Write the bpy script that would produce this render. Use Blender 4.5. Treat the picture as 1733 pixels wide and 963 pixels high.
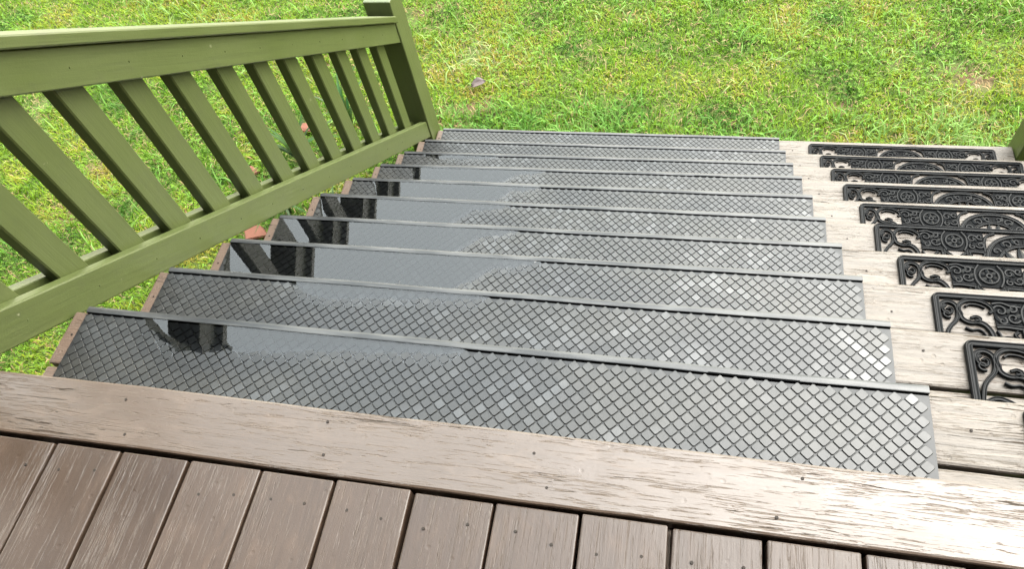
import bpy, bmesh, math, random
import numpy as np
from mathutils import Matrix, Vector, noise as mnoise
for o in list(bpy.data.objects): bpy.data.objects.remove(o)
sc = bpy.context.scene
COL = sc.collection
R = math.radians
rnd = random.Random(7)

# ------------------------------------------------------------------ camera
CAM = Vector((0.9937, -0.4844, 1.2575))
HD, PT, RL = -0.3821, -0.9762, -0.2459
fw = Vector((math.sin(HD)*math.cos(PT), math.cos(HD)*math.cos(PT), math.sin(PT)))
rt = Vector((math.cos(HD), -math.sin(HD), 0.0)); up = rt.cross(fw)
r2 = math.cos(RL)*rt + math.sin(RL)*up; u2 = -math.sin(RL)*rt + math.cos(RL)*up
cd = bpy.data.cameras.new('camera'); cam = bpy.data.objects.new('camera', cd); COL.objects.link(cam)
m = Matrix.Identity(4)
for i in range(3):
    m[i][0] = r2[i]; m[i][1] = u2[i]; m[i][2] = -fw[i]; m[i][3] = CAM[i]
cam.matrix_world = m
cd.sensor_fit = 'HORIZONTAL'; cd.sensor_width = 36.0; cd.lens = 1282.26/1733*36.0
cd.clip_start = 0.02; cd.clip_end = 500
sc.camera = cam

# ------------------------------------------------------------------ sky, sun, exposure
SUN_EL, SUN_AZ = R(58), R(48)            # azimuth from +Y (down the stairs) towards +X
w = bpy.data.worlds.new('World'); sc.world = w; w.use_nodes = True
nt = w.node_tree; nt.nodes.clear()
sky = nt.nodes.new('ShaderNodeTexSky'); sky.sky_type = 'NISHITA'; sky.sun_disc = False
sky.sun_elevation = SUN_EL; sky.sun_rotation = SUN_AZ; sky.dust_density = 1.0; sky.air_density = 4.0; sky.ozone_density = 1.0
hs = nt.nodes.new('ShaderNodeHueSaturation'); hs.inputs['Saturation'].default_value = 0.38
bg = nt.nodes.new('ShaderNodeBackground'); bg.inputs['Strength'].default_value = 0.15
wo = nt.nodes.new('ShaderNodeOutputWorld')
nt.links.new(sky.outputs[0], hs.inputs['Color']); nt.links.new(hs.outputs[0], bg.inputs['Color']); nt.links.new(bg.outputs[0], wo.inputs[0])
sl = bpy.data.lights.new('sun', 'SUN'); sl.energy = 0.85; sl.angle = R(50); sl.color = (1.0, 0.965, 0.91)
so = bpy.data.objects.new('sun', sl); COL.objects.link(so)
sd = Vector((math.sin(SUN_AZ)*math.cos(SUN_EL), math.cos(SUN_AZ)*math.cos(SUN_EL), math.sin(SUN_EL)))
so.rotation_euler = (-sd).to_track_quat('-Z', 'Y').to_euler(); so.location = sd*30
vs = sc.view_settings
vs.view_transform = 'Standard'; vs.look = 'None'; vs.gamma = 1.0; vs.use_curve_mapping = False
vs.exposure = 3.45

# ------------------------------------------------------------------ helpers
def tag(o, label=None, cat=None, group=None, kind=None):
    if label: o['label'] = label
    if cat: o['category'] = cat
    if group: o['group'] = group
    if kind: o['kind'] = kind
    return o
def link(name, me, mat=None, parent=None, loc=None, rotz=None):
    o = bpy.data.objects.new(name, me); COL.objects.link(o)
    if mat is not None and me is not None and len(me.materials) == 0: me.materials.append(mat)
    if parent is not None: o.parent = parent
    if loc is not None: o.location = loc
    if rotz is not None: o.rotation_euler = (0, 0, rotz)
    return o
def empty(name, loc=(0, 0, 0)):
    o = bpy.data.objects.new(name, None); COL.objects.link(o); o.location = loc; return o
def mesh_of(bm, smooth=False):
    me = bpy.data.meshes.new('m'); bm.to_mesh(me); bm.free()
    if smooth:
        me.polygons.foreach_set('use_smooth', [True]*len(me.polygons))
    return me
def pydata(verts, faces, smooth=False):
    me = bpy.data.meshes.new('m'); me.from_pydata([tuple(v) for v in verts], [], faces); me.update()
    if smooth: me.polygons.foreach_set('use_smooth', [True]*len(me.polygons))
    return me
def box(x0, x1, y0, y1, z0, z1, bev=0.003, seg=2, jit=0.0, cuts=0, axis=0):
    """bevelled board; optional cuts along an axis with small wander of the edges"""
    bm = bmesh.new()
    bmesh.ops.create_cube(bm, size=1.0)
    for v in bm.verts:
        v.co = Vector((x0 if v.co.x < 0 else x1, y0 if v.co.y < 0 else y1, z0 if v.co.z < 0 else z1))
    if bev > 0:
        bmesh.ops.bevel(bm, geom=list(bm.edges), offset=bev, segments=seg, profile=0.5, affect='EDGES')
    if cuts:
        a0, a1 = ((x0, x1), (y0, y1), (z0, z1))[axis]
        for i in range(1, cuts+1):
            c = a0 + (a1-a0)*i/(cuts+1)
            co = [0, 0, 0]; co[axis] = c; no = [0, 0, 0]; no[axis] = 1
            bmesh.ops.bisect_plane(bm, geom=list(bm.verts)+list(bm.edges)+list(bm.faces), plane_co=co, plane_no=no)
        sx = rnd.uniform(0, 99)
        for v in bm.verts:
            p = v.co
            n = mnoise.noise_vector(Vector((p.x*3+sx, p.y*3, p.z*9)))
            q = mnoise.noise_vector(Vector((p.x*17+sx, p.y*17, p.z*31)))
            d = n*jit + q*jit*0.45
            d[axis] = 0
            v.co = p + d
    return mesh_of(bm)

# ------------------------------------------------------------------ materials
class NM:
    def __init__(s, name):
        s.m = bpy.data.materials.new(name); s.m.use_nodes = True
        s.t = s.m.node_tree; s.t.nodes.clear()
        s.out = s.t.nodes.new('ShaderNodeOutputMaterial')
    def n(s, typ, **kw):
        nd = s.t.nodes.new(typ)
        for k, v in kw.items():
            if hasattr(nd, k): setattr(nd, k, v)
        return nd
    def l(s, a, b): s.t.links.new(a, b)
    def pos(s, scale=(1, 1, 1), objrand=False):
        g = s.n('ShaderNodeNewGeometry')
        mp = s.n('ShaderNodeMapping'); mp.inputs['Scale'].default_value = scale
        if objrand:
            oi = s.n('ShaderNodeObjectInfo'); mu = s.n('ShaderNodeMath', operation='MULTIPLY'); mu.inputs[1].default_value = 53.0
            s.l(oi.outputs['Random'], mu.inputs[0])
            ad = s.n('ShaderNodeVectorMath', operation='ADD'); s.l(g.outputs['Position'], ad.inputs[0])
            cb = s.n('ShaderNodeCombineXYZ'); s.l(mu.outputs[0], cb.inputs[0]); s.l(mu.outputs[0], cb.inputs[1]); s.l(mu.outputs[0], cb.inputs[2])
            s.l(cb.outputs[0], ad.inputs[1]); s.l(ad.outputs[0], mp.inputs['Vector'])
        else:
            s.l(g.outputs['Position'], mp.inputs['Vector'])
        return mp.outputs[0]
    def noise(s, vec, scale=1.0, detail=4.0, rough=0.55, dist=0.0):
        nd = s.n('ShaderNodeTexNoise'); nd.inputs['Scale'].default_value = scale; nd.inputs['Detail'].default_value = detail
        nd.inputs['Roughness'].default_value = rough; nd.inputs['Distortion'].default_value = dist
        s.l(vec, nd.inputs['Vector']); return nd.outputs[0]
    def ramp(s, fac, stops):
        r = s.n('ShaderNodeValToRGB'); e = r.color_ramp.elements
        while len(e) < len(stops): e.new(0.5)
        for i, (p, c) in enumerate(stops):
            e[i].position = p
            e[i].color = (c, c, c, 1) if isinstance(c, (int, float)) else (*c, 1)
        s.l(fac, r.inputs[0]); return r.outputs[0]
    def math(s, op, a, b=None, clamp=False):
        nd = s.n('ShaderNodeMath', operation=op); nd.use_clamp = clamp
        for i, v in enumerate((a, b)):
            if v is None: continue
            if isinstance(v, (int, float)): nd.inputs[i].default_value = v
            else: s.l(v, nd.inputs[i])
        return nd.outputs[0]
    def mix(s, fac, a, b, blend='MIX'):
        nd = s.n('ShaderNodeMix', data_type='RGBA', blend_type=blend)
        for sock, v in ((nd.inputs[0], fac), (nd.inputs[6], a), (nd.inputs[7], b)):
            if isinstance(v, (int, float)): sock.default_value = v
            elif isinstance(v, tuple): sock.default_value = (*v, 1)
            else: s.l(v, sock)
        return nd.outputs[2]
    def bump(s, h, strength=0.3, dist=0.002, prev=None):
        b = s.n('ShaderNodeBump'); b.inputs['Strength'].default_value = strength; b.inputs['Distance'].default_value = dist
        s.l(h, b.inputs['Height'])
        if prev is not None: s.l(prev, b.inputs['Normal'])
        return b.outputs[0]
    def principled(s, color=None, rough=0.5, normal=None, spec=0.5, coat=None, coat_rough=0.1):
        p = s.n('ShaderNodeBsdfPrincipled')
        for key, v in (('Base Color', color), ('Roughness', rough), ('Specular IOR Level', spec), ('Coat Weight', coat), ('Coat Roughness', coat_rough)):
            if v is None: continue
            i = p.inputs[key]
            if isinstance(v, tuple): i.default_value = (*v, 1)
            elif isinstance(v, (int, float)): i.default_value = v
            else: s.l(v, i)
        if normal is not None: s.l(normal, p.inputs['Normal'])
        return p
    def done(s, p): s.l(p.outputs[0], s.out.inputs[0]); return s.m

def painted_wood(name, axis, base, base2, crack_thr, rough=0.34, wear=0.5, spec=0.5, crack_freq=(6.0, 120.0), rugged=1.0, crack_col=(0.022, 0.013, 0.008), crack_amt=0.75, fine_amt=0.3, paint=None):
    k = NM(name)
    def sc3(along, across): return (along, across, across) if axis == 0 else (across, along, across)
    grain = k.noise(k.pos(sc3(2.2, 85.0), True), 1.0, 6, 0.68, 0.5)
    fibre = k.noise(k.pos(sc3(16.0, 260.0), True), 1.0, 4, 0.7, 0.8)
    fine = k.noise(k.pos((330, 330, 330)), 1.0, 4, 0.65)
    low = k.noise(k.pos((3.5, 3.5, 3.5), True), 1.0, 4, 0.6)
    blot = k.noise(k.pos(sc3(9, 22), True), 1.0, 5, 0.65, 0.6)
    oi = k.n('ShaderNodeObjectInfo')
    col = k.mix(k.ramp(k.math('ADD', k.math('MULTIPLY', low, 0.7), k.math('MULTIPLY', oi.outputs['Random'], 0.35)), [(0.3, 0.0), (0.75, 1.0)]), base, base2)
    col = k.mix(k.math('MULTIPLY', k.ramp(grain, [(0.36, 1.0), (0.56, 0.0)]), wear), col, tuple(c*0.5 for c in base))
    col = k.mix(k.math('MULTIPLY', k.ramp(blot, [(0.55, 0.0), (0.72, 1.0)]), 0.45), col, tuple(c*1.5 for c in base2))
    # checks and splits along the grain, in clusters
    ck = k.noise(k.pos(sc3(*crack_freq), True), 1.0, 4.0, 0.6, 1.6)
    ckl = k.noise(k.pos(sc3(2.6, 15.0), True), 1.0, 3, 0.6)
    cthr = k.math('ADD', ck, k.math('MULTIPLY', k.math('SUBTRACT', ckl, 0.5), 0.62))
    crack = k.ramp(cthr, [(crack_thr, 0.0), (crack_thr+0.05, 1.0)])
    if paint is not None:      # browner tone towards the railing, paler tone away from it
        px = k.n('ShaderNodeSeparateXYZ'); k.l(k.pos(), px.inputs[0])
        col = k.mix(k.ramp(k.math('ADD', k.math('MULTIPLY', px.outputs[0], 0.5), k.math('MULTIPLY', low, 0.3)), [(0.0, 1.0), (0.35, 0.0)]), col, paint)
    fck = k.noise(k.pos(sc3(crack_freq[0]*2.2, crack_freq[1]*2.3), True), 1.0, 3.0, 0.6, 1.4)
    fcrack = k.ramp(k.math('ADD', fck, k.math('MULTIPLY', k.math('SUBTRACT', ckl, 0.5), 0.4)), [(0.585, 0.0), (0.66, 1.0)])
    col = k.mix(k.math('MULTIPLY', fcrack, fine_amt), col, crack_col)
    col = k.mix(k.math('MULTIPLY', crack, crack_amt), col, crack_col)
    pit = k.n('ShaderNodeTexVoronoi'); pit.inputs['Scale'].default_value = 1.0; k.l(k.pos((26, 26, 26), True), pit.inputs['Vector'])
    pits = k.ramp(pit.outputs['Distance'], [(0.05, 0.0), (0.13, 1.0)])
    b = k.bump(k.math('SUBTRACT', 1.0, crack), 1.0, 0.005)
    b = k.bump(k.math('SUBTRACT', 1.0, fcrack), 0.5, 0.002, b)
    b = k.bump(grain, 0.45*rugged, 0.003, b)
    b = k.bump(fibre, 0.45*rugged, 0.0012, b)
    b = k.bump(blot, 0.35*rugged, 0.004, b)
    b = k.bump(pits, 0.5*rugged, 0.002, b)
    b = k.bump(fine, 0.35*rugged, 0.0012, b)
    rg = k.math('ADD', k.math('MULTIPLY', low, 0.2), rough-0.1)
    rg = k.math('ADD', rg, k.math('MULTIPLY', k.math('SUBTRACT', blot, 0.5), 0.3))
    rg = k.math('ADD', rg, k.math('MULTIPLY', crack, 0.4), True)
    p = k.principled(col, rg, b, k.math('SUBTRACT', spec, k.math('MULTIPLY', crack, spec*0.7)))
    return k.done(p)
M_DECK = painted_wood('brown_deck_paint', 1, (0.0215, 0.0130, 0.0086), (0.034, 0.0220, 0.0154), 0.80, 0.34, 0.25, 0.26, (3.0, 110.0), 0.36, fine_amt=0.10)
M_EDGE = painted_wood('brown_edge_paint', 0, (0.034, 0.0222, 0.0150), (0.045, 0.0312, 0.0225), 0.70, 0.33, 0.15, 0.42, (5.0, 110.0), 0.3, (0.026, 0.016, 0.010), 0.75, 0.36)
M_TREAD = painted_wood('cracked_tread_wood', 0, (0.054, 0.043, 0.034), (0.078, 0.064, 0.052), 0.67, 0.45, 0.6, 0.30, (5.0, 110.0), 1.2, (0.030, 0.020, 0.013), 0.65, 0.45, (0.058, 0.039, 0.028))
M_UNDER = painted_wood('raw_framing_wood', 1, (0.09, 0.06, 0.04), (0.12, 0.085, 0.06), 0.80, 0.7, 0.5)

def green_paint(name, rot, scl):
    k = NM(name)
    g = k.n('ShaderNodeNewGeometry'); oi = k.n('ShaderNodeObjectInfo')
    m1 = k.n('ShaderNodeMapping'); m1.inputs['Rotation'].default_value = (rot, 0, 0); k.l(g.outputs['Position'], m1.inputs['Vector'])
    m2 = k.n('ShaderNodeMapping'); m2.inputs['Scale'].default_value = scl; k.l(m1.outputs[0], m2.inputs['Vector'])
    cb = k.n('ShaderNodeCombineXYZ'); rr = k.math('MULTIPLY', oi.outputs['Random'], 40.0)
    for i in range(3): k.l(rr, cb.inputs[i])
    k.l(cb.outputs[0], m2.inputs['Location'])
    gr = k.noise(m2.outputs[0], 1.0, 5, 0.65, 0.4)
    low = k.noise(k.pos((4, 4, 4), True), 1.0, 4, 0.6)
    spot = k.noise(k.pos((38, 38, 38), True), 1.0, 2, 0.5)
    dirt = k.noise(k.pos((11, 11, 11), True), 1.0, 6, 0.7)
    col = k.mix(low, (0.0285, 0.0375, 0.0085), (0.0370, 0.0465, 0.0118))
    col = k.mix(k.math('MULTIPLY', k.ramp(gr, [(0.36, 1.0), (0.52, 0.0)]), 0.28), col, (0.019, 0.024, 0.006))
    col = k.mix(k.math('MULTIPLY', k.ramp(dirt, [(0.56, 0.0), (0.72, 1.0)]), 0.35), col, (0.022, 0.024, 0.010))
    col = k.mix(k.ramp(spot, [(0.765, 0.0), (0.79, 1.0)]), col, (0.085, 0.09, 0.05))
    b = k.bump(gr, 0.5, 0.0022); b = k.bump(k.noise(k.pos((200, 200, 200)), 1.0, 3), 0.2, 0.0008, b); b = k.bump(dirt, 0.2, 0.004, b)
    return k.done(k.principled(col, k.math('ADD', k.math('MULTIPLY', low, 0.2), 0.36), b, 0.42))
M_GREEN = green_paint('olive_green_paint_rails', 0.6459, (70, 3.5, 70))
M_GREENP = green_paint('olive_green_paint_uprights', 0.0, (70, 70, 3.5))

def rubber(name, kind):
    k = NM(name)
    gi = k.n('ShaderNodeNewGeometry'); oi = k.n('ShaderNodeObjectInfo')
    rv = k.math('FRACT', k.math('ADD', k.math('MULTIPLY', oi.outputs['Random'], 7.31), gi.outputs['Random Per Island']))
    small = k.noise(k.pos((160, 160, 160)), 1.0, 3, 0.6)
    scum = k.noise(k.pos((24, 24, 24)), 1.0, 4, 0.6)
    col = k.mix(small, (0.004, 0.0045, 0.005), (0.009, 0.0095, 0.010))
    b = k.bump(small, 0.15, 0.0008); b = k.bump(scum, 0.2, 0.002, b)
    if kind == 'pad':
        big = k.noise(k.pos((2.1, 4.5, 3.0)), 1.0, 3, 0.5); big2 = k.noise(k.pos((3.3, 6.0, 4.0), False), 1.0, 2, 0.5)
        dust = k.ramp(big, [(0.42, 0.0), (0.62, 1.0)])
        patch = k.ramp(big2, [(0.47, 0.0), (0.60, 1.0)])          # patches where single studs hold a clean film
        col = k.mix(k.math('MULTIPLY', dust, k.math('ADD', 0.5, k.math('MULTIPLY', rv, 0.3))), col, (0.0145, 0.0138, 0.0115))
        lim = k.math('MULTIPLY', k.ramp(rv, [(0.62, 0.0), (0.72, 1.0)]), patch)
        col = k.mix(k.math('MULTIPLY', lim, 0.45), col, (0.018, 0.0185, 0.019))
        col = k.mix(k.math('MULTIPLY', k.ramp(scum, [(0.55, 0.0), (0.75, 1.0)]), 0.35), col, (0.016, 0.016, 0.015))
        rg = k.math('ADD', k.math('SUBTRACT', 0.30, k.math('MULTIPLY', lim, 0.06)), k.math('MULTIPLY', scum, 0.18))
        sp = k.math('ADD', 0.33, k.math('MULTIPLY', lim, 0.10))
    elif kind == 'bar':
        streak = k.noise(k.pos((7, 60, 60), True), 1.0, 3, 0.6)
        col = k.mix(k.ramp(streak, [(0.45, 0.0), (0.62, 1.0)]), col, (0.016, 0.016, 0.0155))
        rg = k.math('ADD', 0.24, k.math('MULTIPLY', streak, 0.3)); sp = k.math('ADD', 0.14, k.math('MULTIPLY', streak, 0.48))
    else:
        rg = k.math('ADD', 0.32, k.math('MULTIPLY', scum, 0.2)); sp = 0.25
    return k.done(k.principled(col, rg, b, sp))
M_SHEET = rubber('black_rubber_sheet', 'sheet')
M_BAR = rubber('wet_black_rubber_nosing', 'bar')
M_PAD = rubber('wet_black_rubber_studs', 'pad')
def cast_rubber():
    k = NM('black_cast_rubber')
    n = k.noise(k.pos((60, 60, 60)), 1.0, 4, 0.6)
    b = k.bump(n, 0.3, 0.002)
    return k.done(k.principled(k.mix(n, (0.002, 0.0023, 0.0027), (0.005, 0.0052, 0.0055)), k.math('ADD', 0.26, k.math('MULTIPLY', n, 0.25)), b, 0.07))
M_CAST = cast_rubber()
M_WEB = NM('black_rubber_web'); M_WEB = M_WEB.done(M_WEB.principled((0.0025, 0.0027, 0.003), 0.6, None, 0.03))
def water_mat():
    k = NM('rain_water_film')
    g = k.n('ShaderNodeBsdfGlossy'); g.inputs['Roughness'].default_value = 0.015
    t = k.n('ShaderNodeBsdfTransparent'); at = k.n('ShaderNodeAttribute'); at.attribute_name = 'depth'
    k.l(k.mix(at.outputs['Fac'], (0.97, 0.98, 0.98), (0.42, 0.43, 0.43)), t.inputs['Color'])
    f = k.n('ShaderNodeFresnel'); f.inputs['IOR'].default_value = 1.5
    b = k.bump(k.noise(k.pos((22, 22, 22)), 1.0, 2), 0.03, 0.002); k.l(b, f.inputs['Normal']); k.l(b, g.inputs['Normal'])
    mx = k.n('ShaderNodeMixShader'); k.l(f.outputs[0], mx.inputs[0]); k.l(t.outputs[0], mx.inputs[1]); k.l(g.outputs[0], mx.inputs[2])
    k.l(mx.outputs[0], k.out.inputs[0]); return k.m
M_WATER = water_mat()
def steel():
    k = NM('dull_nail_steel'); return k.done(k.principled((0.010, 0.007, 0.005), 0.8, None, 0.25))
M_NAIL = steel()
def leafmat(name, attr=True, trans=0.35):
    k = NM(name)
    a = k.n('ShaderNodeAttribute'); a.attribute_name = 'tint'
    p = k.principled(a.outputs['Color'], 0.6, None, 0.15)
    tr = k.n('ShaderNodeBsdfTranslucent'); k.l(a.outputs['Color'], tr.inputs['Color'])
    mx = k.n('ShaderNodeMixShader'); mx.inputs[0].default_value = trans
    k.l(p.outputs[0], mx.inputs[1]); k.l(tr.outputs[0], mx.inputs[2]); k.l(mx.outputs[0], k.out.inputs[0]); return k.m
M_GRASS = leafmat('grass_blade')
def soil():
    k = NM('lawn_soil_and_thatch')
    a = k.noise(k.pos((1.3, 1.3, 1.3)), 1.0, 5, 0.6); b_ = k.noise(k.pos((75, 75, 75)), 1.0, 5, 0.75); c = k.noise(k.pos((140, 140, 140)), 1.0, 3, 0.6)
    col = k.mix(k.ramp(b_, [(0.38, 0.0), (0.62, 1.0)]), (0.022, 0.036, 0.005), (0.055, 0.078, 0.010))
    at = k.n('ShaderNodeAttribute'); at.attribute_name = 'bare'
    col = k.mix(k.ramp(k.math('ADD', k.math('ADD', k.math('MULTIPLY', a, 0.6), at.outputs['Fac']), k.math('MULTIPLY', b_, 0.3)), [(0.70, 0.0), (1.25, 0.85)]), col, (0.085, 0.050, 0.026))
    col = k.mix(k.ramp(c, [(0.58, 0.0), (0.72, 1.0)]), col, (0.13, 0.10, 0.055))
    bb = k.bump(c, 0.6, 0.01); bb = k.bump(b_, 0.5, 0.02, bb)
    return k.done(k.principled(col, 0.85, bb, 0.2))
M_SOIL = soil()
def brickmat():
    k = NM('terracotta_brick'); n = k.noise(k.pos((45, 45, 45), True), 1.0, 4, 0.6)
    return k.done(k.principled(k.mix(n, (0.075, 0.022, 0.010), (0.115, 0.042, 0.022)), 0.75, k.bump(n, 0.5, 0.004), 0.3))
M_BRICK = brickmat()
def plain(name, c, r=0.7):
    k = NM(name); n = k.noise(k.pos((30, 30, 30), True), 1.0, 4)
    return k.done(k.principled(k.mix(n, tuple(x*0.75 for x in c), c), r, k.bump(n, 0.3, 0.003), 0.3))
M_DEADLEAF = plain('dry_leaf', (0.07, 0.05, 0.045), 0.55)
M_WALL = plain('house_siding', (0.06, 0.045, 0.035)); M_ROOFUNDER = plain('porch_ceiling', (0.06, 0.05, 0.04))

# ------------------------------------------------------------------ measured stair geometry
T, RISE = 0.2561, 0.1931
SL = RISE/T
GZ = -2.115
yL = {1: .262, 2: .513, 3: .758, 4: 1.007, 5: 1.269, 6: 1.520, 7: 1.772, 8: 2.031, 9: 2.299, 10: 2.573}
yR = {1: .258, 2: .518, 3: .775, 4: 1.025, 5: 1.280, 6: 1.540, 7: 1.804, 8: 2.055, 9: 2.311, 10: 2.584}
sX = {1: 1.655, 2: 1.647, 3: 1.663, 4: 1.651, 5: 1.650, 6: 1.662, 7: 1.657, 8: 1.658, 9: 1.656, 10: 1.644}
sY = {1: .232, 2: .485, 3: .738, 4: .993, 5: 1.264, 6: 1.509, 7: 1.769, 8: 2.026, 9: 2.284, 10: 2.545}
XL, XR = -0.415, 1.492

# ------------------------------------------------------------------ ground
def vnoise(x, y, s, seed):
    """cheap value noise (vectorised)"""
    x = x*s+seed*17.3; y = y*s+seed*9.1
    xi = np.floor(x).astype(int); yi = np.floor(y).astype(int); fx = x-xi; fy = y-yi
    fx = fx*fx*(3-2*fx); fy = fy*fy*(3-2*fy)
    def hsh(a, b): 
        v = np.sin(a*127.1+b*311.7+seed*74.7)*43758.5453; return v-np.floor(v)
    return (hsh(xi, yi)*(1-fx)+hsh(xi+1, yi)*fx)*(1-fy)+(hsh(xi, yi+1)*(1-fx)+hsh(xi+1, yi+1)*fx)*fy
def fbm(x, y, s, seed): return 0.5*vnoise(x, y, s, seed)+0.3*vnoise(x, y, s*2.1, seed+1)+0.2*vnoise(x, y, s*4.3, seed+2)
SPOTS = [(-2.8, 1.9, .22), (-2.5, 2.85, .16), (-2.77, 2.25, .14), (-2.6, 1.2, .18), (-2.2, 1.0, .12), (-1.83, 2.67, .12), (-1.46, 3.36, .14), (1.82, 3.0, .12), (2.6, 3.28, .2), (1.35, 3.85, .12),
         (0.27, 2.88, .1), (1.8, 2.75, .16), (-0.3, 2.93, .13), (-0.9, 3.85, .16), (2.4, 3.65, .13), (-1.9, 1.7, .14), (-1.9, 1.13, .15), (-0.48, 2.78, .14), (-1.2, 1.5, .2), (-0.8, 2.2, .2), (1.0, 2.72, .1)]
def bare_at(x, y):
    b = 0.0
    for sx, sy, sr in SPOTS: b = np.maximum(b, np.exp(-((x-sx)**2+((y-sy)*1.3)**2)/(sr*sr)))
    return b*np.clip(fbm(x, y, 9.0, 77)*2.2-0.45, 0, 1)
def ground():
    n = 120
    xs = np.concatenate([np.linspace(-60, -6, 14)[:-1], np.linspace(-6, 5, n), np.linspace(5, 60, 14)[1:]])
    ys = np.concatenate([np.linspace(-40, -2, 10)[:-1], np.linspace(-2, 6, 90), np.linspace(6, 80, 16)[1:]])
    V = []; F = []
    for j, y in enumerate(ys):
        for i, x in enumerate(xs):
            z = GZ + 0.03*mnoise.noise(Vector((x*0.9, y*0.9, 3.3))) + 0.012*mnoise.noise(Vector((x*4, y*4, 1.3)))
            V.append((x, y, z))
    nx = len(xs)
    for j in range(len(ys)-1):
        for i in range(nx-1):
            a = j*nx+i; F.append((a, a+1, a+nx+1, a+nx))
    me = pydata(V, F, True); VA = np.array(V)
    at = me.attributes.new('bare', 'FLOAT', 'POINT'); at.data.foreach_set('value', bare_at(VA[:, 0], VA[:, 1]).astype(np.float32))
    o = link('lawn', me, M_SOIL); tag(o, kind='structure')
ground()
def gz(x, y):
    return GZ + 0.03*mnoise.noise(Vector((x*0.9, y*0.9, 3.3))) + 0.012*mnoise.noise(Vector((x*4, y*4, 1.3)))

# ------------------------------------------------------------------ unseen house wall and porch roof behind the camera, sized to block skylight
hw = link('unseen_house_wall', box(-14.0, 12.0, -2.75, -2.55, GZ, 7.5, 0.0), M_WALL); tag(hw, kind='structure')
pr = link('unseen_porch_roof', box(-14.2, 12.2, -2.548, -0.30, 2.45, 2.60, 0.0), M_ROOFUNDER); tag(pr, kind='structure')

# ------------------------------------------------------------------ deck
deck = empty('deck', (0, 0, 0)); tag(deck, kind='structure')
P = 0.1455; g0 = -0.1475
nail_bm = bmesh.new(); bmesh.ops.create_cone(nail_bm, cap_ends=True, segments=10, radius1=0.0030, radius2=0.0026, depth=0.0016); NAIL = mesh_of(nail_bm)
for i in range(-4, 20):
    x0 = g0 + (i-1)*P; gap = 0.0068 + rnd.uniform(-0.003, 0.003)
    me = box(x0+gap/2, x0+P-gap/2, -2.54, -0.1320+rnd.uniform(-0.002, 0.002), -0.040, -0.001+rnd.uniform(-0.0012, 0.0012), 0.003, 2, 0.0022, 14, 1)
    link('deck_board', me, M_DECK, deck)
    for fx in (0.26, 0.74):
        link('nail', NAIL, M_NAIL, deck, (x0+P*(fx+rnd.uniform(-0.05, 0.05)), -0.185+rnd.uniform(-0.014, 0.014), -0.0006))
me = box(-0.72, 3.2, -0.126, 0.0, -0.036, 0.002, 0.005, 2, 0.0022, 60, 0)
link('edge_board', me, M_EDGE, deck)
for x in (-0.45, -0.04, 0.37, 0.78, 1.19, 1.60, 2.0, 2.4):
    for y in (-0.034, -0.094):
        link('nail', NAIL, M_NAIL, deck, (x+rnd.uniform(-0.05, 0.05), y+rnd.uniform(-0.008, 0.008), 0.0026))
link('rim_joist', box(-0.66, 3.15, -0.06, -0.022, -0.24, -0.041, 0.0), M_UNDER, deck)
for x in (-0.6, -0.2, 0.2, 0.6, 1.0, 1.4, 1.8, 2.2, 2.6, 3.0):
    link('joist', box(x-0.019, x+0.019, -2.5, -0.062, -0.235, -0.045, 0.0), M_UNDER, deck)
link('subfloor_sheet', box(-0.64, 3.1, -2.5, -0.064, -0.262, -0.24, 0.0), M_UNDER, deck)

# ------------------------------------------------------------------ staircase
stair = empty('wooden_staircase', (1.1, 1.3, GZ)); tag(stair, 'wide brown wooden staircase of ten plank treads leading down to the lawn', 'staircase')
inv = Matrix.Translation(-Vector((1.1, 1.3, GZ)))
def adopt(o, root):
    o.parent = root; o.matrix_parent_inverse = Matrix.Translation(-root.location)
TX0, TX1 = -0.452, 2.635
for k in range(1, 11):
    ang = math.atan2(yR[k]-yL[k], XR-XL)*0.85
    zt = -k*RISE
    yf = 0.5*(yL[k]+yR[k]) - 0.010
    cx = 0.5*(XL+XR)
    dz = rnd.uniform(-0.0015, 0.0015)
    for (a, b, nm) in ((-0.142, 0.0, 0), (-0.292, -0.151, 1)):
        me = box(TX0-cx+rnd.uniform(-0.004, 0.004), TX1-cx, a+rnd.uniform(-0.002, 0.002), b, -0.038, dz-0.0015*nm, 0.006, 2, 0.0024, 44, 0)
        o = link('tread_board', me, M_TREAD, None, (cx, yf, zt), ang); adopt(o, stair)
        for x in (-0.43, 1.56, 2.58):
            nl = link('nail', NAIL, M_NAIL, None, (x, yf+0.5*(a+b)+rnd.uniform(-0.02, 0.02)+(x-cx)*math.tan(ang), zt+dz+0.0004)); adopt(nl, stair)
for x in (-0.36, 0.62, 1.6, 2.55):
    V = []; prof = []
    prof.append((0.03, -RISE-0.041+RISE))
    pts = [(-0.018, -0.06)]
    for k in range(1, 11):
        pts.append((k*T-0.255-0.012, -k*RISE-0.041)); pts.append((k*T-0.02-0.012, -k*RISE-0.041))
    pts += [(10*T-0.035, GZ), (10*T-0.35, GZ), (-0.018, -0.47)]
    n = len(pts)
    V = [(x-0.019, y, z) for y, z in pts] + [(x+0.019, y, z) for y, z in pts]
    F = [tuple(range(n)), tuple(range(2*n-1, n-1, -1))] + [(i, i+n, (i+1) % n+n, (i+1) % n) for i in range(n)]
    o = link('stringer', pydata(V, F), M_UNDER); adopt(o, stair)

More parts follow.
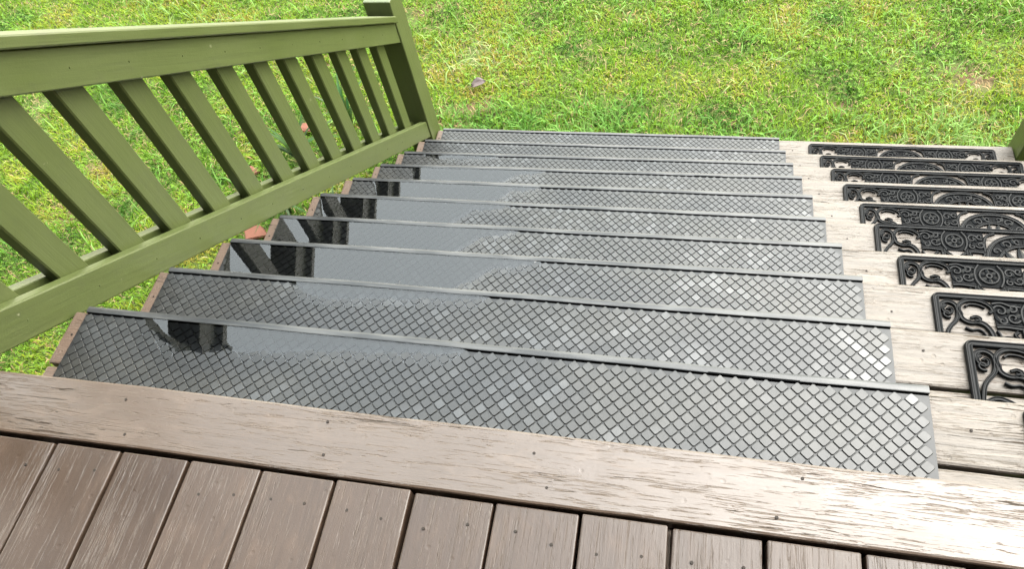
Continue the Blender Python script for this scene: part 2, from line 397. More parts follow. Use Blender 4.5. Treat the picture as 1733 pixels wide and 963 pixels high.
# ------------------------------------------------------------------ railing
NAILG = NAIL.copy(); NAILG.materials.clear()
rail = empty('stair_railing', (-0.53, 1.28, GZ)); tag(rail, 'olive green wooden stair railing with slanted rails and upright balusters', 'railing')
def sloped(name, xa, xb, y0, y1, h0, h1, bev=0.005):
    """board following the stair slope; h = vertical height above the nosing line"""
    bm = bmesh.new()
    ys = np.linspace(y0, y1, 26)
    sx = rnd.uniform(0, 50)
    # profile with bevelled edges
    b = bev
    prof = [(xa+b, h0), (xb-b, h0), (xb-b*.3, h0+b*.3), (xb, h0+b), (xb, h1-b), (xb-b*.3, h1-b*.3), (xb-b, h1), (xa+b, h1), (xa, h1-b), (xa, h0+b)]
    rings = []
    for y in ys:
        wob = 0.0012*mnoise.noise(Vector((y*3, sx, 0))); wob2 = 0.0014*mnoise.noise(Vector((y*3, sx, 9)))
        rings.append([bm.verts.new((x+wob, y, -SL*y+h+wob2)) for x, h in prof])
    for a, c in zip(rings, rings[1:]):
        for i in range(len(prof)):
            j = (i+1) % len(prof); bm.faces.new((a[i], a[j], c[j], c[i]))
    bm.faces.new(rings[0][::-1]); bm.faces.new(rings[-1])
    bmesh.ops.recalc_face_normals(bm, faces=bm.faces)
    o = link(name, mesh_of(bm), M_GREEN); adopt(o, rail); return o
Y0, Y1 = -0.03, 2.474
XF = -0.465
sloped('bottom_rail', XF-0.036, XF, Y0, Y1-0.001, -0.029, 0.094)
sloped('bottom_rail', XF-0.115, XF-0.079, Y0, Y1, -0.029, 0.094)
sloped('upper_rail', XF-0.036, XF, Y0, Y1-0.001, 0.655, 0.777)
sloped('upper_rail', XF-0.115, XF-0.079, Y0, Y1, 0.655, 0.777)
sloped('cap_rail', XF-0.136, XF+0.020, Y0, Y1-0.002, 0.7785, 0.820, 0.007)
by = [2.276, 2.093, 1.916, 1.735, 1.555, 1.381, 1.203, 1.017, 0.842, 0.663, 0.488, 0.312, 0.134]
for y in by:
    xa, xb = XF-0.0785, XF-0.0365
    ya, yb = y+0.001, y+0.083
    bv = 0.004
    pr_ = [(xa, ya+bv), (xa+bv, ya), (xb-bv, ya), (xb, ya+bv), (xb, yb-bv), (xb-bv, yb), (xa+bv, yb), (xa, yb-bv)]
    V = []; F = []
    t = rnd.uniform(-0.003, 0.003)
    for h in (-0.02, 0.2, 0.45, 0.77):
        for px, py in pr_: V.append((px, py+t*(h-0.3), -SL*py+h))
    for s in range(3):
        for i in range(8):
            j = (i+1) % 8; F.append((s*8+i, s*8+j, s*8+8+j, s*8+8+i))
    F.append(tuple(range(7, -1, -1))); F.append(tuple(range(24, 32)))
    o = link('baluster', pydata(V, F), M_GREENP); adopt(o, rail)
for y in by:
    for h in (0.715, 0.032):
        yy_ = y+0.042+rnd.uniform(-0.012, 0.012)
        nl = link('nail', NAILG, M_GREEN, None, (XF+0.0006, yy_, -SL*yy_+h)); nl.rotation_euler = (0, R(90), 0); adopt(nl, rail)
o = link('post', box(-0.600, -0.4575, 2.475, 2.618, GZ-0.1, -0.966, 0.006, 2, 0.0015, 8, 2), M_GREENP); adopt(o, rail)
o = link('post', box(-0.600, -0.4575, -0.175, -0.0305, -0.30, 1.02, 0.006, 2, 0.0015, 8, 2), M_GREENP); adopt(o, rail)
# cut corner of the deck for the upper post is hidden outside the frame
rp = link('railing_post', box(2.642, 2.785, 2.50, 2.643, GZ-0.1, -0.966, 0.006, 2, 0.0015, 8, 2), M_GREENP)
tag(rp, 'dark green square wooden post at the right end of the bottom tread', 'post')

# ------------------------------------------------------------------ diamond stair mats
PITCH = 0.0300; PH = 0.0030; SHT = 0.0035
def pad_mesh():
    s = 0.0100; c = 0.0030          # half side, corner cut (square before the 45 degree turn)
    def ring(s, c, z):
        pts = [(s-c, -s), (s-c*.3, -s+c*.3), (s, -s+c), (s, s-c), (s-c*.3, s-c*.3), (s-c, s), (-s+c, s), (-s+c*.3, s-c*.3), (-s, s-c), (-s, -s+c), (-s+c*.3, -s+c*.3), (-s+c, -s)]
        q = math.sqrt(.5)
        return [((x-y)*q, (x+y)*q, z) for x, y in pts]
    return ring(s, c, 0.0), ring(s-0.0003, c, PH*0.72), ring(s-0.0010, c, PH)
RA, RB, RC = pad_mesh(); NR = len(RA)
PV = RA+RB+RC
PF = [(i, (i+1) % NR, NR+(i+1) % NR, NR+i) for i in range(NR)] + [(NR+i, NR+(i+1) % NR, 2*NR+(i+1) % NR, 2*NR+i) for i in range(NR)] + [tuple(range(2*NR, 3*NR))]
PADME = pydata(PV, PF); PADME.materials.append(M_PAD)
PVA = np.array(PV)
ordn = ['topmost', 'second', 'third', 'fourth', 'fifth', 'sixth', 'seventh', 'eighth', 'ninth', 'lowest']
W_ = XR-XL; DEP = 0.247
# rain water lying behind the nosing bars: outlines in (x, depth behind the front edge)
PUD = {1: [(-0.24, .020), (-0.20, .046), (-0.13, .082), (0.02, .070), (0.12, .055), (0.24, .042), (0.33, .034), (0.53, .019)],
       2: [(-0.02, .018), (0.03, .040), (0.10, .048), (0.22, .038), (0.36, .026), (0.50, .018)],
       3: [(-0.40, .08), (-0.36, .30), (0.30, .30), (0.36, .13), (0.47, .04), (0.58, .019)],
       4: [(-0.40, .10), (-0.34, .30), (0.21, .30), (0.27, .11), (0.34, .04), (0.44, .018)],
       5: [(-0.40, .05), (-0.30, .30), (0.10, .30), (0.16, .10), (0.22, .04), (0.34, .018)],
       6: [(-0.30, .05), (-0.22, .30), (0.18, .30), (0.24, .09), (0.30, .03), (0.40, .018)],
       7: [(-0.24, .05), (-0.2, .30), (0.12, .30), (0.18, .09), (0.26, .03), (0.36, .018)],
       8: [(-0.30, .018), (-0.22, .032), (-0.1, .028), (0.05, .018)]}
def pud_depth(k, x):
    pts = PUD[k]
    if x <= pts[0][0]: return pts[0][1]-2*(pts[0][0]-x)-0.005
    if x >= pts[-1][0]: return pts[-1][1]-(x-pts[-1][0])
    for (a, da), (b, db) in zip(pts, pts[1:]):
        if a <= x <= b:
            return da+(db-da)*(x-a)/(b-a)
    return -0.02
for k in range(1, 11):
    ang = math.atan2(yR[k]-yL[k], W_)
    zt = -k*RISE + 0.0016
    root = empty('diamond_stair_mat', (XL, yL[k], zt)); root.rotation_euler = (0, 0, ang)
    extra = {1: 'touching the deck edge board', 10: 'bordering the lawn'}.get(k, 'counting down from the deck')
    tag(root, f'{ordn[k-1]} wide black rubber diamond pattern stair mat, {extra}', 'stair mat', 'diamond pattern rubber stair mats')
    # slight waviness shared by sheet and studs
    seed = k*13.7
    def wav(x, y, seed=seed): return 0.0016*mnoise.noise(Vector((x*2.2+seed, y*5, 0)))
    # sheet with rolled lip over the tread front
    prof = [(-DEP, 0.0), (-DEP, SHT), (-0.016, SHT), (-0.0150, SHT+0.0042), (-0.0135, SHT+0.0050), (-0.003, SHT+0.0046), (0.0015, SHT+0.0025), (0.0030, SHT-0.003), (0.0030, -0.022), (-0.0005, -0.022), (-0.0005, 0.0)]
    # two meshes: flat sheet and raised nosing bar
    nx = 64
    def sweep(pf, smooth):
        V = []; F = []
        for i in range(nx+1):
            x = W_*i/nx
            for y, z in pf: V.append((x, y+0.0028*mnoise.noise(Vector((x*2.4+seed, 4, 0))), z+wav(x, y)))
        n = len(pf)
        for i in range(nx):
            for j in range(n-1):
                a = i*n+j; F.append((a, a+n, a+n+1, a+1))
        F.append(tuple(range(n))); F.append(tuple(nx*n+j for j in range(n-1, -1, -1)))
        bm = bmesh.new(); me = pydata(V, F); bm.from_mesh(me); bmesh.ops.recalc_face_normals(bm, faces=bm.faces); return mesh_of(bm)
    yy = np.linspace(-DEP, -0.0195, 9)
    sheet = sweep([(-DEP, 0.0)] + [(y, SHT) for y in yy] + [(-0.0195, 0.0)], False)
    link('rubber_sheet', sheet, M_SHEET, root)
    bar = sweep([(-0.0194, 0.0004), (-0.0165, 0.0004), (-0.0160, SHT+0.0038), (-0.0150, SHT+0.0048), (-0.0130, SHT+0.0052), (-0.004, SHT+0.0050), (0.0008, SHT+0.0035), (0.0030, SHT-0.001), (0.0034, -0.022), (-0.0003, -0.022), (-0.0003, 0.0)], False)
    bar.materials.append(M_BAR); bar.materials.append(M_WEB)
    for pg in bar.polygons:
        if pg.center.y < -0.0152 and abs(pg.normal.x) < 0.5: pg.material_index = 1  # slot and near face set matte black to deepen the groove's shade
    link('nosing_bar', bar, None, root)
    # studs
    cells = []
    nrow = int(DEP/(PITCH/2))
    for r in range(nrow):
        y = -0.0195 - 0.0108 - r*PITCH/2
        if y < -DEP+0.012: break
        x = 0.014 + (PITCH/2 if r % 2 else 0)
        while x < W_-0.0125:
            cells.append((x, y)); x += PITCH
    ca, sa = math.cos(ang), math.sin(ang)
    wp = [(CAM - Vector((XL+x*ca-y*sa, yL[k]+x*sa+y*ca, zt))).length for x, y in cells]
    order = sorted(range(len(cells)), key=lambda i: wp[i] + (9 if cells[i][1] < -0.205 else 0))
    singles = set(order[:300]) if k <= 4 else set()
    VV = []; FF = []
    prng = np.random.default_rng(k)
    for i, (x, y) in enumerate(cells):
        tz = prng.normal(0, 0.012, 2)
        if i in singles:
            o = link('diamond_stud', PADME, None, root, (x, y, SHT-0.0001+wav(x, y)))
            o.rotation_euler = (tz[0], tz[1], 0)
        else:
            a = PVA.copy(); a[:, 2] += a[:, 0]*tz[0]+a[:, 1]*tz[1]
            a += np.array([x, y, SHT-0.0001+wav(x, y)])
            b = len(VV); VV.extend(map(tuple, a)); FF.extend([tuple(b+q for q in f) for f in PF])
    o = link('diamond_studs', pydata(VV, FF), M_PAD, root); tag(o, kind='stuff')
    # standing rain water
    if k in PUD:
        h = 0.004; top = SHT+PH+0.0011
        xs = np.arange(PUD[k][0][0]-0.03, PUD[k][-1][0]+0.03, h); ysd = np.arange(0.0161, DEP-0.004, h)
        xs = xs[(xs > XL+0.004)]
        idx = {}; V = []; F = []; DP = []
        Z = np.zeros((len(xs), len(ysd)))
        for i, x in enumerate(xs):
            d0 = pud_depth(k, x)
            e0 = min(1.0, (x-PUD[k][0][0])/0.03)
            for j, dy in enumerate(ysd):
                f = d0 + 0.008*mnoise.noise(Vector((x*20+seed, dy*20, 0))) + 0.002*mnoise.noise(Vector((x*75+seed, dy*75, 5))) - dy
                Z[i, j] = f
        zz = np.where(Z > 0.004, top, top-0.0036*np.clip((0.004-Z)/0.045, 0, 1)**1.1)
        keep = Z > -0.040
        for i in range(len(xs)-1):
            for j in range(len(ysd)-1):
                if keep[i, j] and keep[i+1, j] and keep[i, j+1] and keep[i+1, j+1]:
                    q = []
                    for (a, b) in ((i, j), (i, j+1), (i+1, j+1), (i+1, j)):
                        if (a, b) not in idx:
                            idx[(a, b)] = len(V); DP.append(float(np.clip((Z[a, b]+0.038)/0.05, 0, 1))); V.append((xs[a]-XL, -ysd[b], zz[a, b]+0.0014*mnoise.noise(Vector(((xs[a]-XL)*2.2+seed, -0.05*5, 0)))))
                        q.append(idx[(a, b)])
                    F.append(tuple(q))
        pm = pydata(V, F, True); pa = pm.attributes.new('depth', 'FLOAT', 'POINT'); pa.data.foreach_set('value', DP)
        o = link('puddle', pm, M_WATER, None, (XL, yL[k], zt), ang)
        tag(o, kind='structure')

# ------------------------------------------------------------------ scroll mats
SW, SD, SH = 0.900, 0.232, 0.0075
def catmull(pts, n=8):
    P_ = [np.array(p, float) for p in pts]
    P_ = [2*P_[0]-P_[1]] + P_ + [2*P_[-1]-P_[-2]]
    out = []
    for i in range(1, len(P_)-2):
        for t in np.linspace(0, 1, n, endpoint=False):
            a, b, c, d = P_[i-1:i+3]
            out.append(0.5*((2*b)+(-a+c)*t+(2*a-5*b+4*c-d)*t*t+(-a+3*b-3*c+d)*t**3))
    out.append(P_[-2]); return out
def ribbon(bm, path, w0, w1=None, h=SH, taper=True):
    n = len(path); w1 = w0 if w1 is None else w1
    rings = []
    for i, p in enumerate(path):
        a = path[max(0, i-1)]; b = path[min(n-1, i+1)]
        t = np.array(b)-np.array(a); L_ = np.linalg.norm(t) or 1; t /= L_; nn = np.array((-t[1], t[0]))
        f = i/(n-1); wd = w0+(w1-w0)*f
        hh = h*(0.75+0.25*min(1, wd/0.006))
        wd *= 1.45
        if w0 > 0.0068: prof = [(-.5, 0), (-.47, hh*.6), (-.36, hh), (-.26, hh*.97), (-.10, hh*.66), (.10, hh*.66), (.26, hh*.97), (.36, hh), (.47, hh*.6), (.5, 0)]
        else: prof = [(-.5, 0), (-.46, hh*.55), (-.2, hh*.97), (.2, hh*.97), (.46, hh*.55), (.5, 0)]
        rings.append([bm.verts.new((p[0]+nn[0]*wd*s, p[1]+nn[1]*wd*s, z)) for s, z in prof])
    for a, c in zip(rings, rings[1:]):
        for j in range(len(a)-1): bm.faces.new((a[j], a[j+1], c[j+1], c[j]))
    bm.faces.new(rings[0]); bm.faces.new(rings[-1][::-1])
def spiral(cx, cy, r0, r1, a0, a1, n=26):
    return [(cx+(r0+(r1-r0)*t)*math.cos(a0+(a1-a0)*t), cy+(r0+(r1-r0)*t)*math.sin(a0+(a1-a0)*t)) for t in np.linspace(0, 1, n)]
def plate(bm, pts, h):
    nf0 = len(bm.faces)
    n = len(pts)
    a = [bm.verts.new((x, y, h)) for x, y in pts]; b = [bm.verts.new((x, y, 0.0002)) for x, y in pts]
    bm.faces.new(a)
    for i in range(n): bm.faces.new((a[i], b[i], b[(i+1) % n], a[(i+1) % n]))
    bm.faces.ensure_lookup_table()
    for f in bm.faces[nf0:]: f.material_index = 1
def leaf(bm, cx, cy, ang, ln, wd, h=SH):
    path = [(cx+math.cos(ang)*ln*t, cy+math.sin(ang)*ln*t) for t in np.linspace(0, 1, 7)]
    rings = []
    for i, (x, y) in enumerate(path):
        t = i/6; ww = wd*math.sin(math.pi*(0.12+0.86*t))**0.8
        nx_, ny_ = -math.sin(ang), math.cos(ang)
        rings.append([bm.verts.new((x+nx_*ww*s, y+ny_*ww*s, z)) for s, z in ((-.5, 0), (-.42, h*.6), (0, h*.95), (.42, h*.6), (.5, 0))])
    for a, c in zip(rings, rings[1:]):
        for j in range(4): bm.faces.new((a[j], a[j+1], c[j+1], c[j]))
def scroll_parts():
    """u to the right, v from the far (front) edge towards the viewer; y = -v"""
    frame = bmesh.new(); SC = [bmesh.new(), bmesh.new()]; RO = [bmesh.new(), bmesh.new()]; fan = bmesh.new()
    r = 0.010; e = 0.006
    pts = []
    for cx, cy, a0 in ((SW-e-r, -e-r, 0), (e+r, -e-r, 90), (e+r, -SD+e+r, 180), (SW-e-r, -SD+e+r, 270)):
        for a in range(0, 91, 15): pts.append((cx+r*math.cos(R(a0+a)), cy+r*math.sin(R(a0+a))))
    pts.append(pts[0]); ribbon(frame, pts, 0.0125, h=SH*1.15)
    def both(fn):
        for s in (0, 1): fn((lambda p: (p[0], -p[1])) if s == 0 else (lambda p: (SW-p[0], -p[1])), SC[s], RO[s])
    def half(M, sc_, ro):
        def C(bm, pts, w0, w1=None, n=8): ribbon(bm, [M(p) for p in catmull(pts, n)], w0, w1)
        def S(bm, cx, cy, r0, r1, a0, a1, w0, w1=None): ribbon(bm, [M(p) for p in spiral(cx, cy, r0, r1, R(a0), R(a1))], w0, w1)
        # corner leaf volute and stem
        C(sc_, [(.016, .050), (.020, .030), (.036, .024), (.052, .034), (.056, .056), (.050, .078), (.036, .096), (.026, .116), (.020, .150), (.022, .19), (.034, .215)], .0085, .007)
        S(sc_, .034, .050, .016, .004, 250, -140, .007, .004)
        S(sc_, .030, .062, .012, .003, 60, 420, .005, .003)
        # brow shaped opening
        C(sc_, [(.062, .062), (.058, .045), (.066, .026), (.086, .016), (.112, .018), (.132, .030), (.138, .044), (.130, .052)], .0095, .006)
        C(sc_, [(.060, .055), (.064, .074), (.080, .084), (.098, .082), (.106, .072), (.096, .066), (.084, .070)], .0095, .005)
        C(sc_, [(.075, .036), (.086, .029), (.106, .030), (.122, .038)], .005, .003)
        # big arc under the brow
        C(sc_, [(.092, .080), (.112, .086), (.126, .104), (.132, .132), (.130, .17), (.122, .215)], .0105, .008)
        C(sc_, [(.068, .100), (.082, .106), (.100, .104), (.112, .116), (.116, .140)], .006, .003)
        # lower big volute
        C(sc_, [(.024, .175), (.030, .150), (.048, .140), (.070, .146), (.094, .162), (.124, .186), (.150, .200)], .009, .007)
        S(sc_, .056, .182, .028, .004, 200, 660, .0075, .004)
        C(sc_, [(.060, .222), (.085, .212), (.105, .205), (.125, .214)], .007, .005)
        # band of small leaves behind the brow
        C(sc_, [(.138, .024), (.160, .020), (.182, .028), (.205, .030)], .006, .005)
        C(sc_, [(.142, .092), (.160, .090), (.185, .092), (.204, .094)], .0095)
        C(sc_, [(.282, .096), (.300, .095), (.320, .096), (.334, .098)], .0095)
        for (x, y, r0, a0, a1) in ((.156, .044, .017, 200, 620), (.184, .064, .016, 20, 440), (.186, .034, .012, 120, -260), (.158, .074, .011, -60, 330), (.298, .044, .016, -20, -440), (.320, .068, .014, 160, -260), (.322, .036, .011, 60, 440), (.296, .076, .010, 240, -140)):
            S(ro, x, y, r0, .003, a0, a1, .0065, .0035)
        for (x, y, a, ln) in ((.143, .058, 60, .026), (.170, .050, -50, .024), (.204, .050, 140, .022), (.172, .084, -130, .022), (.282, .050, 40, .022), (.310, .054, -110, .024), (.334, .055, 150, .022), (.205, .022, 160, .03), (.282, .022, 20, .03)):
            p = M((x, y)); q = M((x+math.cos(R(a)), y+math.sin(R(a))))
            leaf(ro, p[0], p[1], math.atan2(q[1]-p[1], q[0]-p[0]), ln, .013)
        # medallion: outline and crossing ribs
        C(ro, [(.204, .094), (.207, .125), (.215, .150), (.232, .168), (.256, .168), (.274, .150), (.280, .125), (.282, .096)], .0095)
        C(ro, [(.204, .094), (.222, .110), (.243, .128), (.262, .112), (.282, .096)], .0075)
        C(ro, [(.214, .148), (.230, .136), (.243, .126), (.258, .138), (.272, .148)], .007)
        C(ro, [(.218, .018), (.206, .040), (.206, .070), (.216, .094)], .006); C(ro, [(.268, .018), (.280, .040), (.280, .070), (.270, .094)], .006)
        S(ro, .243, .056, .026, .026, 0, 360, .006)
        for a in range(22, 382, 60):
            p = M((.243+.008*math.cos(R(a)), .056+.008*math.sin(R(a)))); q = M((.243+.03*math.cos(R(a)), .056+.03*math.sin(R(a))))
            leaf(ro, p[0], p[1], math.atan2(q[1]-p[1], q[0]-p[0]), 0.022, .013)
        S(ro, .243, .056, .007, .007, 0, 360, .006)
        S(ro, .243, .146, .013, .003, 90, 480, .006, .0035)
        leaf(ro, M((.222, .130))[0], M((.222, .130))[1], -1.3, .026, .013); leaf(ro, M((.264, .130))[0], M((.264, .130))[1], -1.8, .026, .013)
        # side curls under the bars
        for cx, sgn in ((.166, 1), (.306, -1)):
            S(sc_, cx, .138, .022, .004, 90 if sgn > 0 else 90, 90+sgn*500, .008, .004)
            C(sc_, [(cx-.024*sgn, .104), (cx-.018*sgn, .120), (cx-.022*sgn, .140)], .006, .004)
            C(sc_, [(cx+.024*sgn, .104), (cx+.016*sgn, .112), (cx+.024*sgn, .128)], .007, .004)
        C(sc_, [(.130, .17), (.150, .166), (.180, .172), (.205, .190), (.232, .168)], .008)
        C(sc_, [(.256, .168), (.285, .190), (.312, .205), (.338, .200)], .008)
        C(sc_, [(.150, .215), (.190, .205), (.243, .214), (.300, .208), (.335, .216)], .007)
        C(sc_, [(.243, .17), (.243, .19), (.243, .214)], .007)
        # fan arch, left half
        C(fan, [(.345, .205), (.338, .170), (.336, .130), (.344, .090), (.364, .056), (.396, .034), (.430, .026), (.45, .025)], .0105)
        C(fan, [(.334, .098), (.334, .060), (.344, .030), (.37, .016)], .007)
        C(fan, [(.372, .200), (.366, .160), (.372, .120), (.392, .088), (.420, .070), (.45, .064)], .0085)
        S(fan, .354, .152, .015, .003, -90, 360, .006, .004)
        S(fan, .392, .150, .018, .004, 180, 560, .007, .004)
        for a in (96, 118, 140, 162, 184):
            p0 = (.447+.030*math.cos(R(a)), .190-.030*math.sin(R(a))); 
            p = M(p0); q = M((.447+.1*math.cos(R(a)), .190-.1*math.sin(R(a))))
            leaf(fan, p[0], p[1], math.atan2(q[1]-p[1], q[0]-p[0]), .092 if a < 150 else .066, .026)
        for a in (104, 122, 140, 158):
            p0 = (.447+.128*.9*math.cos(R(a))*0.85, .168-.115*math.sin(R(a)))
            p = M(p0); q = M((.447+.3*math.cos(R(a)), .168-.3*math.sin(R(a))))
            leaf(fan, p[0], p[1], math.atan2(q[1]-p[1], q[0]-p[0]), .024, .014)
        S(fan, .402, .062, .015, .003, 200, 560, .0065, .0035); S(fan, .432, .048, .011, .003, 60, 400, .006, .0035); S(fan, .366, .090, .013, .003, 10, -360, .0065, .0035); S(fan, .356, .122, .011, .003, 10, 380, .006, .0035)
        C(fan, [(.372, .212), (.40, .205), (.425, .196), (.45, .194)], .008)
        # thin webs
        plate(ro, [M(p) for p in ((.142, .012), (.335, .012), (.335, .096), (.142, .092))][::1], SH*.30)
        plate(fan, [M(p) for p in ((.345, .095), (.365, .058), (.40, .036), (.449, .028), (.449, .066), (.415, .074), (.392, .09), (.374, .12), (.368, .16), (.340, .16), (.338, .12))], SH*.30)
        plate(ro, [M(p) for p in ((.212, .112), (.243, .130), (.274, .112), (.272, .148), (.256, .164), (.232, .164), (.216, .148))], SH*.28)
        plate(sc_, [M(p) for p in ((.034, .165), (.056, .150), (.082, .162), (.088, .185), (.07, .208), (.042, .206))], SH*.28)
    both(half)
    out = []
    for nm, bm in (('border_frame', frame), ('scrollwork', SC[0]), ('scrollwork', SC[1]), ('rosette_panel', RO[0]), ('rosette_panel', RO[1]), ('centre_fan', fan)):
        bmesh.ops.recalc_face_normals(bm, faces=bm.faces)
        me = mesh_of(bm, False); me.materials.append(M_CAST); me.materials.append(M_WEB); out.append((nm, me))
    return out
SCP = scroll_parts()
for k in range(1, 11):
    ang = math.atan2(yR[k]-yL[k], W_)*0.5 if k not in (9, 10) else 0.0
    root = empty('scroll_stair_mat', (sX[k], sY[k], -k*RISE+0.0022)); root.rotation_euler = (0, 0, ang)
    ex = {1: 'cut off by the right edge of the picture', 10: 'beside the green post', 2: 'nearest one with its left end in view'}.get(k, 'counting down from the deck')
    tag(root, f'{ordn[k-1]} black openwork scroll pattern stair mat, {ex}', 'stair mat', 'openwork scroll stair mats')
    for nm, me in SCP: link(nm, me, None, root)

# ------------------------------------------------------------------ plants, bricks and litter on the lawn
def in_stairs(x, y): return -0.46 < x < 2.66 and y < 2.52
def tinted(name, V, F, C, mat, kind=None, smooth=False):
    V = np.asarray(V, dtype=np.float32); 
    me = bpy.data.meshes.new('m'); me.from_pydata([], [], [])
    nv = len(V); F = np.asarray(F, dtype=np.int32); nf, ns = F.shape
    me.vertices.add(nv); me.vertices.foreach_set('co', V.ravel())
    me.loops.add(nf*ns); me.loops.foreach_set('vertex_index', F.ravel())
    me.polygons.add(nf); me.polygons.foreach_set('loop_start', np.arange(0, nf*ns, ns, dtype=np.int32))
    me.update(calc_edges=True); me.validate()
    a = me.color_attributes.new('tint', 'FLOAT_COLOR', 'POINT')
    c4 = np.ones((nv, 4), dtype=np.float32); c4[:, :3] = C; a.data.foreach_set('color', c4.ravel())
    if smooth: me.polygons.foreach_set('use_smooth', [True]*nf)
    o = link(name, me, mat)
    if kind: tag(o, kind=kind)
    return o

rng = np.random.default_rng(11)
def gzv(x, y):
    return np.array([gz(a, b) for a, b in zip(x, y)])

def blades(name, N, region, lmin, lmax, wmin, wmax, seed, palette, lean=0.6, dens_seed=3, thin=0.35, lush=1.0):
    x0, x1, y0, y1 = region
    x = rng.uniform(x0, x1, N); y = rng.uniform(y0, y1, N)
    bare = fbm(x, y, 2.3, dens_seed); bare2 = fbm(x, y, 6.5, dens_seed+7)
    keep = (bare*0.6+bare2*0.4 > (thin+(0.12*bare_at(x, y) if name != 'dry_straw' else -0.28*bare_at(x, y)))*rng.uniform(0.75, 1.15, N)) & ~((x > -0.40) & (x < 2.6) & (y < 2.45))
    x = x[keep]; y = y[keep]; n = len(x)
    z = gzv(x, y)
    clump = fbm(x, y, 5.0, 21)
    L_ = rng.uniform(lmin, lmax, n)*(0.55+0.9*clump)
    W2 = rng.uniform(wmin, wmax, n)
    az = rng.uniform(0, 2*np.pi, n) + 2*fbm(x, y, 1.7, 31)
    le = np.abs(rng.normal(lean, 0.28, n)).clip(0.1, 1.35)
    dx, dy = np.cos(az), np.sin(az)
    px, py = -dy, dx
    V = np.zeros((n, 5, 3)); 
    # quad base->mid, tip
    h1 = L_*0.55
    def pt(s, l, bend): return np.stack([x+dx*np.sin(bend)*l+px*s, y+dy*np.sin(bend)*l+py*s, z-0.004+np.cos(bend)*l], 1)
    V[:, 0] = pt(-W2/2, 0*L_, le*0.5); V[:, 1] = pt(W2/2, 0*L_, le*0.5)
    V[:, 2] = pt(-W2*0.45, h1, le*0.6); V[:, 3] = pt(W2*0.45, h1, le*0.6)
    V[:, 4] = pt(0*W2, L_, le*1.05)
    b = np.arange(n)*5
    F = np.concatenate([np.stack([b, b+1, b+3], 1), np.stack([b, b+3, b+2], 1), np.stack([b+2, b+3, b+4], 1)])
    pal = np.array(palette)
    t = (fbm(x, y, 3.1, 41)-0.5)*1.7 + 0.42 + rng.normal(0, 0.13, n)
    t = t.clip(0, 0.999)*(len(pal)-1); i = t.astype(int); f = (t-i)[:, None]
    c = pal[i]*(1-f)+pal[np.minimum(i+1, len(pal)-1)]*f
    c *= rng.uniform(0.75, 1.25, (n, 1))*0.62
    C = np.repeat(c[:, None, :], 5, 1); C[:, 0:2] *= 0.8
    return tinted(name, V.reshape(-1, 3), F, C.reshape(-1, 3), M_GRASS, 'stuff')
GREENS = [(0.040, 0.12, 0.007), (0.095, 0.21, 0.008), (0.150, 0.275, 0.012), (0.20, 0.30, 0.014), (0.25, 0.30, 0.018), (0.30, 0.25, 0.035)]
REG = (-5.6, 3.9, 0.2, 5.2)
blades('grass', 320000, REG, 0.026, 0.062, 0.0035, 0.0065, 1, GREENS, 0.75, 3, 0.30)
blades('long_grass', 13000, REG, 0.08, 0.17, 0.005, 0.009, 2, [(0.09, 0.22, 0.03), (0.15, 0.30, 0.05), (0.21, 0.34, 0.08), (0.28, 0.35, 0.13)], 0.8, 9, 0.55)
blades('dry_straw', 44000, REG, 0.025, 0.075, 0.003, 0.006, 3, [(0.30, 0.20, 0.09), (0.40, 0.30, 0.15), (0.34, 0.20, 0.08), (0.46, 0.38, 0.22)], 1.25, 14, 0.42)
blades('long_grass', 2600, (-0.6, 2.75, 2.55, 2.95), 0.07, 0.16, 0.005, 0.009, 4, [(0.09, 0.22, 0.03), (0.15, 0.30, 0.05), (0.21, 0.34, 0.08)], 0.7, 19, 0.5)
def clover():
    N = 52000
    x = rng.uniform(REG[0], REG[1], N); y = rng.uniform(REG[2], REG[3], N)
    k = (fbm(x, y, 1.9, 51) > 0.47*rng.uniform(0.8, 1.2, N)) & ~((x > -0.40) & (x < 2.6) & (y < 2.45))
    x = x[k]; y = y[k]; n = len(x); z = gzv(x, y)+rng.uniform(0.012, 0.05, n)
    V = np.zeros((n, 3, 4, 3)); s = rng.uniform(0.007, 0.013, n); a0 = rng.uniform(0, 6.28, n)
    tx = rng.normal(0, 0.3, n); ty = rng.normal(0, 0.3, n)
    for q in range(3):
        a = a0+q*2.094
        for j, (rr, da, dz) in enumerate(((0.05, 0, 0), (0.75, -0.62, 0.18), (1.05, 0, 0.05), (0.75, 0.62, 0.18))):
            X = rr*s*np.cos(a+da); Y = rr*s*np.sin(a+da)
            V[:, q, j, 0] = x+X; V[:, q, j, 1] = y+Y; V[:, q, j, 2] = z+X*tx+Y*ty+dz*s
    b = np.arange(n*3)*4
    F = np.stack([b, b+1, b+2, b+3], 1)
    c = np.array((0.058, 0.125, 0.009))[None]*rng.uniform(0.7, 1.5, (n, 1))*np.array([[1, 1, 1]]) + rng.uniform(0, 0.022, (n, 1))*np.array([[1, 0.6, 0]])
    C = np.repeat(c[:, None, :], 12, 1)
    tinted('clover', V.reshape(-1, 3), F, C.reshape(-1, 3), M_GRASS, 'stuff')
clover()

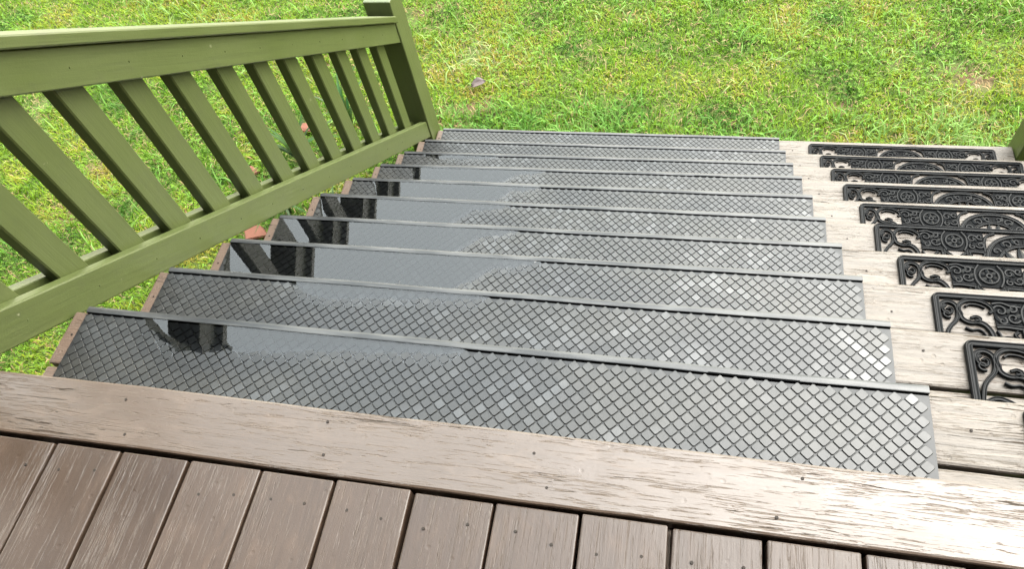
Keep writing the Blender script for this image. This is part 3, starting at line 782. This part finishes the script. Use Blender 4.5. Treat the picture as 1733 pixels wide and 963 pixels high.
# strap leaved plants beside the stairs
def strap_plant(x, y, n, ln, label, seed):
    r = random.Random(seed); V = []; F = []; C = []
    z = gz(x, y)
    for i in range(n):
        a = r.uniform(0, 6.283); le = r.uniform(0.15, 0.75); L_ = ln*r.uniform(0.7, 1.1); wd = r.uniform(0.016, 0.026)
        col = (0.022*r.uniform(.8, 1.6), 0.052*r.uniform(.8, 1.4), 0.014*r.uniform(.7, 1.5))
        b = len(V); S = 7
        for s in range(S+1):
            t = s/S; bend = le*(0.4+1.1*t*t); d = L_*t
            cx = x+math.cos(a)*math.sin(bend)*d; cy = y+math.sin(a)*math.sin(bend)*d; cz = z-0.01+math.cos(bend)*d
            ww = wd*(1-t**2.5)*0.5+0.0006
            px, py = -math.sin(a)*ww, math.cos(a)*ww
            V += [(cx-px, cy-py, cz), (cx+px*0, cy+py*0, cz-0.003*(1-t)), (cx+px, cy+py, cz)]; C += [col]*3
        for s in range(S):
            q = b+s*3
            F += [(q, q+1, q+4, q+3), (q+1, q+2, q+5, q+4)]
    o = tinted('strap_leaf_plant', V, F, C, M_GRASS, None, True)
    tag(o, label, 'plant', 'strap leaved plants along the stair foot')
strap_plant(-1.36, 2.42, 16, 0.42, 'dark green strap leaved plant with broad blades behind the middle balusters', 1)
strap_plant(-1.12, 2.74, 14, 0.40, 'tall strap leaved plant in the last gaps before the railing post', 2)
strap_plant(-1.30, 2.02, 12, 0.34, 'strap leaved plant next to the red brick under the bottom rail', 3)
strap_plant(-0.95, 1.95, 9, 0.30, 'low strap leaved plant showing between bottom rail and tread ends', 4)
def brick(x, y, rz, tilt, s, label, seed):
    r = random.Random(seed)
    bm = bmesh.new(); bmesh.ops.create_cube(bm, size=1.0)
    for v in bm.verts: v.co = Vector((v.co.x*0.16*s, v.co.y*0.095*s, v.co.z*0.06*s))
    bmesh.ops.bevel(bm, geom=list(bm.edges), offset=0.006, segments=2, affect='EDGES')
    bmesh.ops.subdivide_edges(bm, edges=list(bm.edges), cuts=1)
    for v in bm.verts:
        v.co += mnoise.noise_vector(v.co*30+Vector((seed, 0, 0)))*0.005
    # broken corner
    bmesh.ops.bisect_plane(bm, geom=list(bm.verts)+list(bm.edges)+list(bm.faces), plane_co=(0.05*s, 0.02*s, 0), plane_no=(1, .5, .25), clear_outer=True)
    bmesh.ops.holes_fill(bm, edges=[e for e in bm.edges if e.is_boundary], sides=0)
    o = link('brick', mesh_of(bm), M_BRICK, None, (x, y, gz(x, y)+0.045*s)); o.rotation_euler = (tilt, tilt*0.6, rz)
    tag(o, label, 'brick', 'broken terracotta bricks edging the bed')
brick(-1.44, 1.84, 0.5, 0.35, 0.85, 'orange red broken brick showing below the bottom rail at the tread ends', 1)
brick(-1.66, 2.30, 0.9, 0.4, 0.7, 'orange brick seen just above the bottom rail, partly hidden by a baluster', 2)
brick(-1.40, 2.69, 0.3, 0.3, 0.7, 'reddish brick higher up behind the balusters, the one farthest from the camera', 3)
# dead leaf on the lawn
def dead_leaf(x, y):
    bm = bmesh.new(); n = 9; rings = []
    for i in range(n+1):
        t = i/n; w_ = 0.045*math.sin(math.pi*min(1, 0.06+t*0.94))**0.8
        c = 0.02*math.sin(t*3.0)
        rings.append([bm.verts.new((0.13*(t-.5), s*w_, c+0.022*s*s+0.006*math.sin(9*t+3*s))) for s in (-1, -.5, 0, .5, 1)])
    for a, b in zip(rings, rings[1:]):
        for j in range(4): bm.faces.new((a[j], a[j+1], b[j+1], b[j]))
    o = link('dead_leaf', mesh_of(bm, True), M_DEADLEAF, None, (x, y, gz(x, y)+0.055)); o.rotation_euler = (0.2, -0.15, 0.3); o.scale = (0.75, 0.75, 0.75)
    md = o.modifiers.new('thick', 'SOLIDIFY'); md.thickness = 0.001
    tag(o, 'curled greyish brown dead leaf lying on the lawn near the post', 'leaf')
dead_leaf(-0.33, 3.10)
